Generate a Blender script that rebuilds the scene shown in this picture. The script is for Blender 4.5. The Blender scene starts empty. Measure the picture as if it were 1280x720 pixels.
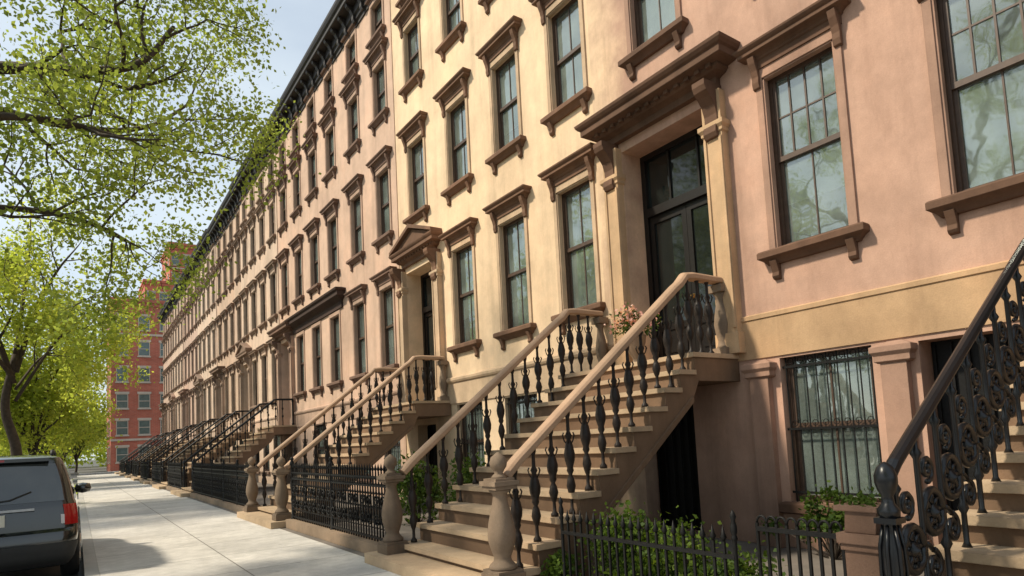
import bpy, bmesh, math, random
import numpy as np
from mathutils import Vector, Matrix
R = math.radians
PI = math.pi
scene = bpy.context.scene
C = scene.collection
rng = random.Random(7)

# ------------------------------------------------------------------ mesh builder
class MB:
    def __init__(s):
        s.v = []; s.f = []; s.m = []; s.sm = []
    def add(s, vs, fs, mat=0, smooth=False):
        o = len(s.v)
        s.v += [tuple(v) for v in vs]
        for f in fs:
            s.f.append(tuple(i + o for i in f)); s.m.append(mat); s.sm.append(smooth)
    def box(s, x0, x1, y0, y1, z0, z1, mat=0):
        s.add([(x0,y0,z0),(x1,y0,z0),(x1,y1,z0),(x0,y1,z0),(x0,y0,z1),(x1,y0,z1),(x1,y1,z1),(x0,y1,z1)],
              [(0,3,2,1),(4,5,6,7),(0,1,5,4),(1,2,6,5),(2,3,7,6),(3,0,4,7)], mat)
    def prism(s, pts, vec, mat=0):
        n = len(pts)
        a = [Vector(p) for p in pts]; b = [p + Vector(vec) for p in a]
        fs = [tuple(reversed(range(n))), tuple(range(n, 2*n))]
        for i in range(n):
            j = (i+1) % n
            fs.append((i, j, n+j, n+i))
        s.add(a + b, fs, mat)
    def mould(s, prof, y0, y1, mit=1.0, mat=0, xb=0.02):
        vs = []; fs = []
        for p, z in prof:
            e = p*mit
            vs += [(xb,y0-e,z),(-p,y0-e,z),(-p,y1+e,z),(xb,y1+e,z)]
        n = len(prof)
        for i in range(n-1):
            for j in range(3):
                fs.append((4*i+j, 4*i+j+1, 4*i+4+j+1, 4*i+4+j))
        fs.append((3,2,1,0)); fs.append((4*n-4,4*n-3,4*n-2,4*n-1))
        s.add(vs, fs, mat)
    def lathe(s, prof, c=(0,0,0), seg=12, mat=0, smooth=True, axis='z'):
        vs = []; fs = []
        n = len(prof)
        for r, z in prof:
            for k in range(seg):
                a = 2*PI*k/seg
                if axis == 'z': vs.append((c[0]+r*math.cos(a), c[1]+r*math.sin(a), c[2]+z))
                elif axis == 'y': vs.append((c[0]+r*math.cos(a), c[1]+z, c[2]+r*math.sin(a)))
                else: vs.append((c[0]+z, c[1]+r*math.cos(a), c[2]+r*math.sin(a)))
        for i in range(n-1):
            for k in range(seg):
                k2 = (k+1) % seg
                fs.append((i*seg+k, i*seg+k2, (i+1)*seg+k2, (i+1)*seg+k))
        fs.append(tuple(reversed(range(seg)))); fs.append(tuple((n-1)*seg+k for k in range(seg)))
        s.add(vs, fs, mat, smooth)
    def tube(s, pts, radii, seg=6, mat=0, smooth=True):
        pts = [Vector(p) for p in pts]
        n = len(pts); vs = []; fs = []
        ref = Vector((0.31,0.17,0.93))
        for i, p in enumerate(pts):
            t = (pts[min(i+1,n-1)] - pts[max(i-1,0)])
            if t.length < 1e-9: t = Vector((0,0,1))
            t.normalize()
            u = t.cross(ref)
            if u.length < 0.05: u = t.cross(Vector((1,0,0)))
            u.normalize(); w = t.cross(u)
            r = radii[i] if hasattr(radii,'__len__') else radii
            for k in range(seg):
                a = 2*PI*k/seg
                vs.append(p + u*(r*math.cos(a)) + w*(r*math.sin(a)))
        for i in range(n-1):
            for k in range(seg):
                k2 = (k+1) % seg
                fs.append((i*seg+k, i*seg+k2, (i+1)*seg+k2, (i+1)*seg+k))
        fs.append(tuple(reversed(range(seg)))); fs.append(tuple((n-1)*seg+k for k in range(seg)))
        s.add(vs, fs, mat, smooth)
    def sweep(s, path, sec, y=0, mat=0):
        n = len(path); vs = []; fs = []; m = len(sec)
        for i in range(n):
            a = Vector(path[max(i-1,0)]); b = Vector(path[min(i+1,n-1)])
            t = (b-a).normalized(); nn = Vector((-t.y, t.x))
            for sy, sn in sec:
                vs.append((path[i][0]+nn.x*sn, y+sy, path[i][1]+nn.y*sn))
        for i in range(n-1):
            for k in range(m):
                k2 = (k+1) % m
                fs.append((i*m+k, i*m+k2, (i+1)*m+k2, (i+1)*m+k))
        fs.append(tuple(reversed(range(m)))); fs.append(tuple((n-1)*m+k for k in range(m)))
        s.add(vs, fs, mat)
    def mesh(s, name, mats, fix=True):
        me = bpy.data.meshes.new(name)
        me.from_pydata(s.v, [], s.f)
        for m in mats: me.materials.append(m)
        me.polygons.foreach_set('material_index', s.m)
        me.polygons.foreach_set('use_smooth', s.sm)
        if fix:
            bm = bmesh.new(); bm.from_mesh(me)
            bmesh.ops.recalc_face_normals(bm, faces=bm.faces)
            bm.to_mesh(me); bm.free()
        me.update()
        return me

def obj(name, me, parent=None, loc=(0,0,0), rot=(0,0,0), color=None):
    o = bpy.data.objects.new(name, me); C.objects.link(o)
    o.location = loc; o.rotation_euler = rot
    if parent is not None: o.parent = parent
    if color: o.color = (*color, 1)
    return o
def tag(o, label=None, cat=None, group=None, kind=None):
    if label: o['label'] = label
    if cat: o['category'] = cat
    if group: o['group'] = group
    if kind: o['kind'] = kind
    return o
def thing(name, label, cat, loc=(0,0,0), rz=0, group=None):
    o = bpy.data.objects.new(name, None); C.objects.link(o)
    o.location = loc; o.rotation_euler = (0,0,rz); o.empty_display_size = 0.3
    return tag(o, label, cat, group)

# ------------------------------------------------------------------ materials
class NT:
    def __init__(s, name):
        s.mat = bpy.data.materials.new(name); s.mat.use_nodes = True
        s.t = s.mat.node_tree; s.n = s.t.nodes; s.l = s.t.links
        s.n.clear()
        s.out = s.n.new('ShaderNodeOutputMaterial')
    def add(s, typ, **kw):
        nd = s.n.new(typ)
        for k, v in kw.items(): setattr(nd, k, v)
        return nd
    def link(s, a, b): s.l.new(a, b)
    def bsdf(s, **kw):
        b = s.n.new('ShaderNodeBsdfPrincipled')
        for k, v in kw.items(): b.inputs[k.replace('_',' ')].default_value = v
        s.link(b.outputs[0], s.out.inputs[0]); return b
    def noise(s, scale, detail=4, rough=0.6, vec=None, mapscale=None):
        nd = s.n.new('ShaderNodeTexNoise')
        nd.inputs['Scale'].default_value = scale; nd.inputs['Detail'].default_value = detail; nd.inputs['Roughness'].default_value = rough
        if vec is not None:
            if mapscale:
                mp = s.n.new('ShaderNodeMapping'); mp.inputs['Scale'].default_value = mapscale
                s.link(vec, mp.inputs['Vector']); vec = mp.outputs[0]
            s.link(vec, nd.inputs['Vector'])
        return nd
    def rng(s, val, a, b, c, d):
        m = s.n.new('ShaderNodeMapRange')
        m.inputs[1].default_value = a; m.inputs[2].default_value = b; m.inputs[3].default_value = c; m.inputs[4].default_value = d
        s.link(val, m.inputs[0]); return m.outputs[0]
    def math(s, op, a, b):
        m = s.n.new('ShaderNodeMath'); m.operation = op
        for i, x in enumerate((a, b)):
            if isinstance(x, (int, float)): m.inputs[i].default_value = x
            else: s.link(x, m.inputs[i])
        return m.outputs[0]
    def mix(s, fac, a, b, mode='MIX'):
        m = s.n.new('ShaderNodeMix'); m.data_type = 'RGBA'; m.blend_type = mode
        for idx, x in ((0, fac), (6, a), (7, b)):
            if isinstance(x, (int, float)): m.inputs[idx].default_value = x
            elif isinstance(x, tuple): m.inputs[idx].default_value = (*x, 1) if len(x) == 3 else x
            else: s.link(x, m.inputs[idx])
        return m.outputs[2]
    def scale_col(s, col, f):
        vm = s.n.new('ShaderNodeVectorMath'); vm.operation = 'SCALE'
        if isinstance(col, tuple): vm.inputs[0].default_value = col[:3]
        else: s.link(col, vm.inputs[0])
        if isinstance(f, (int, float)): vm.inputs['Scale'].default_value = f
        else: s.link(f, vm.inputs['Scale'])
        return vm.outputs[0]
    def bump(s, h, strength, dist, normal=None):
        b = s.n.new('ShaderNodeBump'); b.inputs['Strength'].default_value = strength; b.inputs['Distance'].default_value = dist
        s.link(h, b.inputs['Height'])
        if normal is not None: s.link(normal, b.inputs['Normal'])
        return b.outputs[0]
    def pos(s): return s.n.new('ShaderNodeNewGeometry').outputs['Position']

def stone_mat(name, var=0.28, streak=0.3, rough=0.85, bev=0.012, bumps=0.25, col=None, grime=True, blend=None, stain=0.0):
    t = NT(name); b = t.bsdf(Roughness=rough); b.inputs['Specular IOR Level'].default_value = 0.25
    P = t.pos()
    if col is None: base = t.add('ShaderNodeObjectInfo').outputs['Color']
    else: base = col
    n1 = t.noise(0.55, 5, 0.65, P); n2 = t.noise(2.6, 6, 0.7, P); n3 = t.noise(1.0, 5, 0.6, P, (2.2,2.2,0.16))
    n4 = t.noise(60, 3, 0.7, P)
    sp = t.add('ShaderNodeSeparateXYZ'); t.link(P, sp.inputs[0])
    if blend:
        c2, ya, yb = blend
        yy = t.math('ADD', sp.outputs[1], t.rng(n1.outputs[0], 0.3, 0.7, -0.7, 0.7))
        base = t.mix(t.rng(yy, ya, yb, 0.0, 1.0), base, c2)
    f = t.rng(n1.outputs[0], 0.3, 0.7, 1-var, 1+var*0.7)
    f2 = t.rng(n2.outputs[0], 0.3, 0.7, 1-var*0.6, 1+var*0.4)
    f3 = t.rng(n3.outputs[0], 0.48, 0.72, 1.0, 1-streak)
    f4 = t.rng(n4.outputs[0], 0.3, 0.7, 0.93, 1.06)
    ff = t.math('MULTIPLY', t.math('MULTIPLY', f, f2), t.math('MULTIPLY', f3, f4))
    if grime:
        g = t.rng(sp.outputs[2], 0.0, 1.1, 0.68, 1.0)
        ff = t.math('MULTIPLY', ff, g)
    c = t.scale_col(base, ff)
    pk = t.mix(t.rng(n1.outputs[0], 0.5, 0.75, 0.0, 0.5), c, t.mix(1.0, c, (1.08,0.93,0.86), 'MULTIPLY'))
    if stain:
        n5 = t.noise(0.32, 7, 0.72, P, (1,1,0.6)); n6 = t.noise(1.7, 7, 0.75, P, (1.6,1.6,0.35))
        s1 = t.math('MULTIPLY', t.rng(n5.outputs[0], 0.45, 0.7, 0.0, 1.0), stain)
        pk = t.mix(s1, pk, t.mix(1.0, pk, (0.62,0.56,0.52), 'MULTIPLY'))
        s2 = t.math('MULTIPLY', t.rng(n6.outputs[0], 0.52, 0.7, 0.0, 1.0), stain*.8)
        pk = t.mix(s2, pk, t.mix(1.0, pk, (0.68,0.64,0.62), 'MULTIPLY'))
    t.link(pk, b.inputs['Base Color'])
    h = t.math('ADD', t.math('MULTIPLY', n4.outputs[0], 0.4), n2.outputs[0])
    if bev:
        bv = t.add('ShaderNodeBevel'); bv.samples = 2; bv.inputs['Radius'].default_value = bev
        t.link(t.bump(h, bumps, 0.02, bv.outputs[0]), b.inputs['Normal'])
    else: t.link(t.bump(h, bumps, 0.02), b.inputs['Normal'])
    return t.mat
def plain(name, col, rough=0.5, metal=0.0, var=0.15, nscale=20, bump=0.0, coat=0.0, spec=0.5):
    t = NT(name); b = t.bsdf(Roughness=rough, Metallic=metal)
    b.inputs['Specular IOR Level'].default_value = spec
    b.inputs['Coat Weight'].default_value = coat
    P = t.pos(); n = t.noise(nscale, 5, 0.65, P)
    t.link(t.scale_col(col, t.rng(n.outputs[0], 0.25, 0.75, 1-var, 1+var)), b.inputs['Base Color'])
    if bump: t.link(t.bump(n.outputs[0], bump, 0.01), b.inputs['Normal'])
    return t.mat

M = {}
CREAM = (0.80,0.605,0.405)
M['wall'] = stone_mat('brownstone_stucco', 0.17, 0.2, bumps=0.2, bev=0, stain=0.4)
M['wall_blend'] = stone_mat('cream_blend_stucco', 0.2, 0.26, bumps=0.22, bev=0, blend=(CREAM,6.3,7.6), stain=0.55)  # house colour blends to cream along the street
M['trim'] = stone_mat('brownstone_trim', 0.25, 0.3, bev=0.012)
M['trim_far'] = stone_mat('far_brownstone_trim', 0.22, 0.25, bev=0)
M['band'] = stone_mat('band_stone', 0.22, 0.25, bev=0, stain=0.5)
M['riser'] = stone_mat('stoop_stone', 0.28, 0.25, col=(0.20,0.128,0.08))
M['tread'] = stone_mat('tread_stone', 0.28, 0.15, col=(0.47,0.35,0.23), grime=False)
M['rail_stone'] = stone_mat('rail_stone', 0.22, 0.15, col=(0.41,0.275,0.18), rough=0.6, grime=False)
M['newel_stone'] = stone_mat('newel_stone', 0.32, 0.4, col=(0.25,0.185,0.13))
M['iron'] = plain('black_iron', (0.009,0.009,0.009), 0.55, 0.0, 0.4, 30, 0.2, 0, 0.22)
M['iron_brown'] = plain('brown_black_iron', (0.020,0.014,0.011), 0.5, 0.0, 0.4, 30, 0.2, 0, 0.3)
M['iron_gloss'] = plain('glossy_black_iron', (0.006,0.007,0.009), 0.3, 0.0, 0.2, 30, 0.0, 0.0, 0.45)
M['cornice'] = plain('dark_cornice_paint', (0.022,0.018,0.016), 0.6, 0, 0.4, 6, 0.2)
M['frame'] = plain('brown_window_frame', (0.075,0.045,0.030), 0.45, 0, 0.3, 14)
M['doorwood'] = plain('dark_door_wood', (0.010,0.008,0.007), 0.4, 0, 0.3, 14, 0.0, 0.0, .35)
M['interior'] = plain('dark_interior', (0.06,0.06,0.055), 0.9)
M['curtain'] = plain('curtain_fabric', (0.72,0.74,0.64), 0.9, 0, 0.15, 4)
M['blind'] = plain('pale_blind', (0.62,0.68,0.60), 0.8, 0, 0.1, 3)
M['lace'] = plain('lace_curtain', (0.55,0.54,0.49), 0.9, 0, 0.3, 25)
M['roof'] = plain('roof_felt', (0.05,0.05,0.05), 0.9)
M['brass'] = plain('brass', (0.5,0.33,0.1), 0.3, 1.0)
M['soil'] = plain('soil', (0.045,0.03,0.02), 0.95, 0, 0.5, 30, 0.6)
M['bark'] = plain('bark', (0.06,0.045,0.033), 0.9, 0, 0.5, 9, 0.8)
M['asphalt'] = plain('asphalt', (0.06,0.06,0.062), 0.85, 0, 0.3, 12, 0.3)
M['groundm'] = plain('ground_earth', (0.09,0.09,0.075), 0.95, 0, 0.3, 0.4)
M['kerb'] = stone_mat('kerb_granite', 0.2, 0.1, col=(0.44,0.43,0.40), grime=False, bev=0)
M['flagstone'] = stone_mat('areaway_flagstone', 0.3, 0.1, col=(0.17,0.15,0.13), grime=False, bev=0)
M['plinth'] = stone_mat('fence_plinth', 0.3, 0.1, col=(0.27,0.20,0.14), grime=False)

def glass_mat():
    t = NT('window_glass')
    tr = t.add('ShaderNodeBsdfTransparent'); tr.inputs[0].default_value = (0.76,0.84,0.79,1)
    gl = t.add('ShaderNodeBsdfGlossy'); gl.inputs['Roughness'].default_value = 0.03; gl.inputs[0].default_value = (0.9,0.97,0.95,1)
    df = t.add('ShaderNodeBsdfDiffuse')
    P = t.pos(); n = t.noise(1.7, 2, 0.5, P); n2 = t.noise(1.1, 5, 0.7, P)
    t.link(t.scale_col((0.40,0.49,0.45), t.rng(n2.outputs[0], 0.3, 0.7, 0.6, 1.2)), df.inputs[0])
    t.link(t.bump(n.outputs[0], 0.12, 0.05), gl.inputs['Normal'])
    refl_tint = t.add('ShaderNodeMixShader'); t.link(t.rng(n2.outputs[0], 0.3, 0.7, 0.22, 0.44), refl_tint.inputs[0])  # grey-green diffuse colour stands in for pale reflections on the panes
    t.link(tr.outputs[0], refl_tint.inputs[1]); t.link(df.outputs[0], refl_tint.inputs[2])
    fr = t.add('ShaderNodeFresnel'); fr.inputs[0].default_value = 1.6
    fac = t.math('ADD', fr.outputs[0], 0.16)
    mx = t.add('ShaderNodeMixShader'); t.link(fac, mx.inputs[0]); t.link(refl_tint.outputs[0], mx.inputs[1]); t.link(gl.outputs[0], mx.inputs[2])
    t.link(mx.outputs[0], t.out.inputs[0])
    return t.mat
M['glass'] = glass_mat()
M['darkglass'] = plain('tinted_glass', (0.05,0.058,0.058), 0.05, 0, 0.1, 3, 0, 0, 1.0)
M['doorglass'] = plain('dark_door_glass', (0.012,0.016,0.015), 0.05, 0, 0.1, 3, 0, 0, 0.8)
M['farglass'] = plain('far_window_glass', (0.10,0.14,0.13), 0.1, 0, 0.3, 3, 0, 0, 0.6)

def leaf_mat(name, stops, trans=0.5):
    t = NT(name)
    geo = t.n.new('ShaderNodeNewGeometry')
    n = t.noise(0.5, 3, 0.6, geo.outputs['Position'])
    r = t.math('ADD', t.math('MULTIPLY', geo.outputs['Random Per Island'], 0.55), t.rng(n.outputs[0], 0.3, 0.7, 0.0, 0.45))
    cr = t.add('ShaderNodeValToRGB'); e = cr.color_ramp.elements
    e[0].position = 0; e[0].color = (*stops[0],1); e[1].position = 1; e[1].color = (*stops[-1],1)
    for i, s_ in enumerate(stops[1:-1]):
        k = e.new((i+1)/(len(stops)-1)); k.color = (*s_,1)
    t.link(r, cr.inputs[0])
    d = t.add('ShaderNodeBsdfPrincipled'); d.inputs['Roughness'].default_value = 0.6; d.inputs['Specular IOR Level'].default_value = 0.2
    t.link(cr.outputs[0], d.inputs['Base Color'])
    tl = t.add('ShaderNodeBsdfTranslucent'); t.link(t.mix(1.0, cr.outputs[0], (1.9,1.8,1.1), 'MULTIPLY'), tl.inputs[0])
    mx = t.add('ShaderNodeMixShader'); mx.inputs[0].default_value = trans
    t.link(d.outputs[0], mx.inputs[1]); t.link(tl.outputs[0], mx.inputs[2]); t.link(mx.outputs[0], t.out.inputs[0])
    return t.mat
M['leaf_near'] = leaf_mat('leaf_spring_green', [(0.11,0.155,0.04),(0.19,0.25,0.06),(0.28,0.33,0.085)], 0.6)
M['leaf_yellow'] = leaf_mat('leaf_yellow_green', [(0.16,0.22,0.04),(0.28,0.34,0.065),(0.41,0.43,0.09)], 0.62)
M['leaf_dark'] = leaf_mat('leaf_dark_green', [(0.02,0.045,0.01),(0.05,0.09,0.015),(0.09,0.13,0.02)], 0.35)
M['leaf_shrub'] = leaf_mat('leaf_shrub', [(0.025,0.05,0.01),(0.07,0.12,0.016),(0.15,0.2,0.025)], 0.35)
M['blossom'] = leaf_mat('blossom_pink', [(0.5,0.14,0.12),(0.7,0.36,0.3),(0.75,0.6,0.5)], 0.3)

def pave_mat():
    t = NT('sidewalk_concrete'); b = t.bsdf(Roughness=0.8); b.inputs['Specular IOR Level'].default_value = 0.3
    P = t.pos()
    br = t.add('ShaderNodeTexBrick', offset=0.0)
    br.inputs['Scale'].default_value = 1.0; br.inputs['Mortar Size'].default_value = 0.010; br.inputs['Brick Width'].default_value = 1.52; br.inputs['Row Height'].default_value = 1.5
    br.inputs['Color1'].default_value = (0.60,0.575,0.53,1); br.inputs['Color2'].default_value = (0.51,0.49,0.455,1); br.inputs['Mortar'].default_value = (0.24,0.225,0.2,1)
    mp = t.add('ShaderNodeMapping'); mp.inputs['Location'].default_value = (-0.25,0.4,0); t.link(P, mp.inputs[0]); t.link(mp.outputs[0], br.inputs['Vector'])
    n1 = t.noise(0.9, 6, 0.7, P); n2 = t.noise(7, 5, 0.7, P); n3 = t.noise(90, 2, 0.6, P)
    f = t.math('MULTIPLY', t.rng(n1.outputs[0], 0.3, 0.7, 0.72, 1.15), t.math('MULTIPLY', t.rng(n2.outputs[0], 0.3, 0.75, 0.82, 1.1), t.rng(n3.outputs[0], 0.3, 0.7, 0.9, 1.1)))
    n4 = t.noise(3.2, 2, 0.5, P)
    f = t.math('MULTIPLY', f, t.rng(n4.outputs[0], 0.68, 0.72, 1.0, 0.72))
    t.link(t.scale_col(br.outputs[0], f), b.inputs['Base Color'])
    h = t.math('SUBTRACT', t.math('MULTIPLY', n3.outputs[0], 0.25), br.outputs['Fac'])
    t.link(t.bump(h, 0.35, 0.01), b.inputs['Normal'])
    return t.mat
M['pave'] = pave_mat()

def brick_mat(name, c1, c2, mortar):
    t = NT(name); b = t.bsdf(Roughness=0.9)
    P = t.pos(); sp = t.add('ShaderNodeSeparateXYZ'); t.link(P, sp.inputs[0])
    cb = t.add('ShaderNodeCombineXYZ'); t.link(t.math('ADD', sp.outputs[0], sp.outputs[1]), cb.inputs[0]); t.link(sp.outputs[2], cb.inputs[1])
    br = t.add('ShaderNodeTexBrick'); br.inputs['Scale'].default_value = 1.0
    br.inputs['Brick Width'].default_value = 0.44; br.inputs['Row Height'].default_value = 0.15; br.inputs['Mortar Size'].default_value = 0.015
    br.inputs['Color1'].default_value = (*c1,1); br.inputs['Color2'].default_value = (*c2,1); br.inputs['Mortar'].default_value = (*mortar,1)
    t.link(cb.outputs[0], br.inputs['Vector'])
    n = t.noise(0.35, 5, 0.7, P)
    t.link(t.scale_col(br.outputs[0], t.rng(n.outputs[0], 0.3, 0.7, 0.75, 1.2)), b.inputs['Base Color'])
    return t.mat
M['brick'] = brick_mat('red_brick', (0.52,0.14,0.085), (0.44,0.105,0.065), (0.40,0.22,0.16))
M['brick2'] = brick_mat('orange_brick', (0.62,0.15,0.09), (0.55,0.12,0.075), (0.42,0.2,0.15))
M['limestone'] = stone_mat('limestone', 0.12, 0.15, col=(0.56,0.48,0.40), grime=False, bev=0)

# ------------------------------------------------------------------ shared window / door meshes
def P_cons(w, pts):
    mb = MB(); mb.prism([(-p, -w/2, z) for p, z in pts], (0, w, 0)); return mb
CACHE = {}
def cached(key, fn):
    if key not in CACHE: CACHE[key] = fn()
    return CACHE[key]

def win_frame(w, h, style):
    mb = MB(); a, b = 0.11, 0.19; t = 0.05
    mb.box(a,b,-w/2,-w/2+t,0,h); mb.box(a,b,w/2-t,w/2,0,h)
    mb.box(a,b,-w/2+t,w/2-t,h-t,h); mb.box(a,b,-w/2+t,w/2-t,0,t+0.03)
    hm = h*0.52
    mb.box(a+0.01,b+0.01,-w/2+t,w/2-t,hm-0.03,hm+0.035)
    for s in (-1,1):
        y = s*(w/2-t-0.02)
        mb.box(a+0.015,b-0.02,y-0.02,y+0.02,hm+0.035,h-t)
        mb.box(a+0.045,b+0.005,y-0.02,y+0.02,t+0.03,hm-0.03)
    m = 0.010
    if style == 'grid':
        for k in (1,2,3):
            y = -w/2+t+(w-2*t)*k/4
            mb.box(a+0.03,b-0.025,y-m,y+m,hm+0.035,h-t)
        zc = hm+(h-hm)*0.5
        mb.box(a+0.034,b-0.029,-w/2+t,w/2-t,zc-m,zc+m)
        mb.box(a+0.055,b-0.005,-m*.8,m*.8,t+0.03,hm-0.03)
    elif style == 'pair':
        mb.box(a+0.03,b-0.025,-m,m,hm+0.035,h-t)
        mb.box(a+0.055,b-0.005,-m,m,t+0.03,hm-0.03)
    return mb.mesh('window_frame', [M['frame']])
def win_pane(w, h):
    mb = MB(); hm = h*0.52
    mb.add([(0.155,-w/2+.04,hm),(0.155,w/2-.04,hm),(0.155,w/2-.04,h-.04),(0.155,-w/2+.04,h-.04)], [(0,3,2,1)])
    mb.add([(0.178,-w/2+.04,.05),(0.178,w/2-.04,.05),(0.178,w/2-.04,hm),(0.178,-w/2+.04,hm)], [(0,3,2,1)])
    return mb.mesh('window_pane', [M['glass']], fix=False)
def win_casing(w, h, tm):
    mb = MB(); c = 0.085
    mb.box(-0.03,0.02,-w/2-c,-w/2,0.0,h); mb.box(-0.03,0.02,w/2,w/2+c,0.0,h)
    mb.box(-0.03,0.02,-w/2-c,w/2+c,h,h+.12)
    mb.box(-0.012,0.06,-w/2-0.001,-w/2+0.022,0,h-0.022); mb.box(-0.012,0.06,w/2-0.022,w/2+0.001,0,h-0.022)
    mb.box(-0.012,0.06,-w/2+0.022,w/2-0.022,h-0.022,h+0.001)
    return mb.mesh('casing', [tm])
HOODP = [(.05,.121),(.05,.22),(.07,.235),(.08,.26),(.11,.285),(.15,.30),(.17,.305),(.17,.35),(.19,.365),(.21,.39),(.215,.415),(.05,.455)]
def win_hood(w, h, row, tm):
    mb = MB()
    if row < 3:
        mb.mould([(p, z+h) for p, z in HOODP], -w/2-.06, w/2+.06)
        for s in (-1,1):
            y = s*(w/2+.062)
            mb.prism([(-p, y-.045, z+h) for p, z in [(.02,-.14),(.06,-.12),(.075,-.05),(.07,.02),(.09,.1),(.13,.19),(.15,.27),(.02,.27)]], (0,.09,0))
    else:
        mb.mould([(.05,h+.121),(.05,h+.17),(.11,h+.2),(.13,h+.24),(.05,h+.27)], -w/2-.06, w/2+.06)
    return mb.mesh('hood', [tm])
def win_sill(w, tm):
    mb = MB()
    mb.mould([(.05,-.18),(.07,-.15),(.1,-.12),(.13,-.1),(.145,-.09),(.145,-.02),(.13,-.001),(.02,.012)], -w/2-.05, w/2+.05)
    for s in (-1,1):
        y = s*(w/2+.01)
        mb.prism([(-p, y-.045, z) for p, z in [(-.02,-.38),(.045,-.36),(.065,-.33),(.055,-.28),(.08,-.21),(.11,-.14),(-.02,-.14)]], (0,.09,0))
    return mb.mesh('sill', [tm])
def base_sill(w):
    m = MB(); m.mould([(.03,-.14),(.09,-.12),(.09,-.02),(.02,.005)], -w/2-.06, w/2+.06); return m.mesh('sill', [M['trim']])
def win_curtain(w, h, kind, sd):
    r = random.Random(sd); mb = MB()
    def sheet(y0, y1, z0, z1, amp, n=22, xc=.25):
        vs = []; fs = []; ph = r.random()*6
        for i in range(n+1):
            y = y0+(y1-y0)*i/n; x = xc+amp*math.sin(i*1.35+ph)
            vs += [(x,y,z0),(x*0.9+.1*xc,y,z1)]
        for i in range(n): fs.append((2*i,2*i+2,2*i+3,2*i+1))
        mb.add(vs, fs, 0, True)
    if kind == 'blind':
        zb = h*0.1+h*0.2*r.random(); sheet(-w/2-.1, w/2+.1, zb, h+.2, 0.003)
        return mb.mesh('blind', [M['blind']], False)
    if kind == 'half':
        sheet(-w/2-.1, w/2+.1, -.1, h*0.5, 0.02, 30)
        return mb.mesh('curtain', [M['curtain']], False)
    if kind == 'lace':
        sheet(-w/2+.02, w/2-.02, .03, h-.03, 0.010, 40, .2)
        return mb.mesh('curtain', [M['lace']], False)
    d = w*(0.28+.14*r.random())
    sheet(-w/2-.1, -w/2+d, -.1, h+.2, 0.025); sheet(w/2-d, w/2+.1, -.1, h+.2, 0.025)
    return mb.mesh('curtain', [M['curtain']], False)
def win_grille(w, h):
    mb = MB(); x = 0.06
    n = int(w/0.13)
    for k in range(n+1):
        y = -w/2+.04+(w-.08)*k/n
        mb.box(x-.006,x+.006,y-.006,y+.006,0.0,h)
    for z in (0.12,h*0.5,h-.12): mb.box(x-.014,x-.009,-w/2,w/2,z-.014,z+.014)
    for k in range(n):
        y = -w/2+.04+(w-.08)*(k+.5)/n
        for z in (h*0.5+.07, h-.05):
            pts = [(x, y+.035*math.cos(a), z+.035*math.sin(a)) for a in [2*PI*i/8 for i in range(9)]]
            mb.tube(pts, 0.005, 4)
    return mb.mesh('grille', [M['iron']])

def add_window(parent, y, z, w, h, row, style, trim, casec, kind, sd, far=False, hood=True):
    k = (round(w,2), round(h,2)); tm = M['trim_far'] if far else M['trim']
    o = obj('window', cached(('f',k,style), lambda: win_frame(w,h,style)), parent, (0,y,z))
    obj('window_pane', cached(('p',k), lambda: win_pane(w,h)), o)
    if row >= 0:
        obj('casing', cached(('c',k,far), lambda: win_casing(w,h,tm)), o, color=casec)
        if hood: obj('hood', cached(('h',k,row==3,far), lambda: win_hood(w,h,row,tm)), o, color=trim)
        obj('sill', cached(('s',k,far), lambda: win_sill(w,tm)), o, color=trim)
    else:
        obj('grille', cached(('g',k), lambda: win_grille(w,h)), o)
        obj('sill', cached(('bs',k), lambda: base_sill(w)), o, color=trim)
    if kind:
        obj('blind' if kind == 'blind' else 'curtain', cached(('k',k,kind,sd%3), lambda: win_curtain(w,h,kind,sd%3)), o)
    return o

DW, DH = 1.66, 3.55
def door_frame():
    mb = MB(); x0, x1 = .42, .54
    mb.box(x0,x1,-DW/2,-DW/2+.09,0,DH); mb.box(x0,x1,DW/2-.09,DW/2,0,DH); mb.box(x0,x1,-DW/2+.09,DW/2-.09,DH-.09,DH)
    mb.box(x0-.03,x1,-DW/2+.09,DW/2-.09,2.5,2.64)
    for k in (1,2):
        y = -DW/2+DW*k/3; mb.box(x0+.03,x1-.03,y-.015,y+.015,2.64,DH-.09)
    return mb.mesh('door_frame', [M['doorwood']])
def door_leaf():
    mb = MB(); w = DW/2-.095; x0, x1 = .45, .51
    for a, b in ((0.003,.09),(w-.09,w-.003)): mb.box(x0,x1,a,b,0.01,2.495)
    for a, b in ((.01,.2),(.62,.72),(2.38,2.495)): mb.box(x0,x1,.09,w-.09,a,b)
    mb.box(x0+.02,x1-.01,.09,w-.09,.2,.62)
    mb.box(x0+.005,x0+.02,.15,w-.15,.26,.56)
    return mb.mesh('door_leaf', [M['doorwood']])
def door_glass():
    mb = MB(); w = DW/2-.095
    mb.add([(.48,.08,.71),(.48,w-.08,.71),(.48,w-.08,2.39),(.48,.08,2.39)], [(0,1,2,3)])
    return mb.mesh('door_pane', [M['doorglass']], False)
def transom():
    mb = MB(); mb.add([(.48,-DW/2+.08,2.63),(.48,DW/2-.08,2.63),(.48,DW/2-.08,DH-.08),(.48,-DW/2+.08,DH-.08)], [(0,1,2,3)])
    return mb.mesh('transom_pane', [M['doorglass']], False)
def handle():
    mb = MB(); mb.lathe([(0,-.1),(.014,-.095),(.014,-.05),(.035,-.04),(.035,-.01),(0,0)], (0,0,0), 10, axis='x'); return mb.mesh('handle', [M['brass']])
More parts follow.
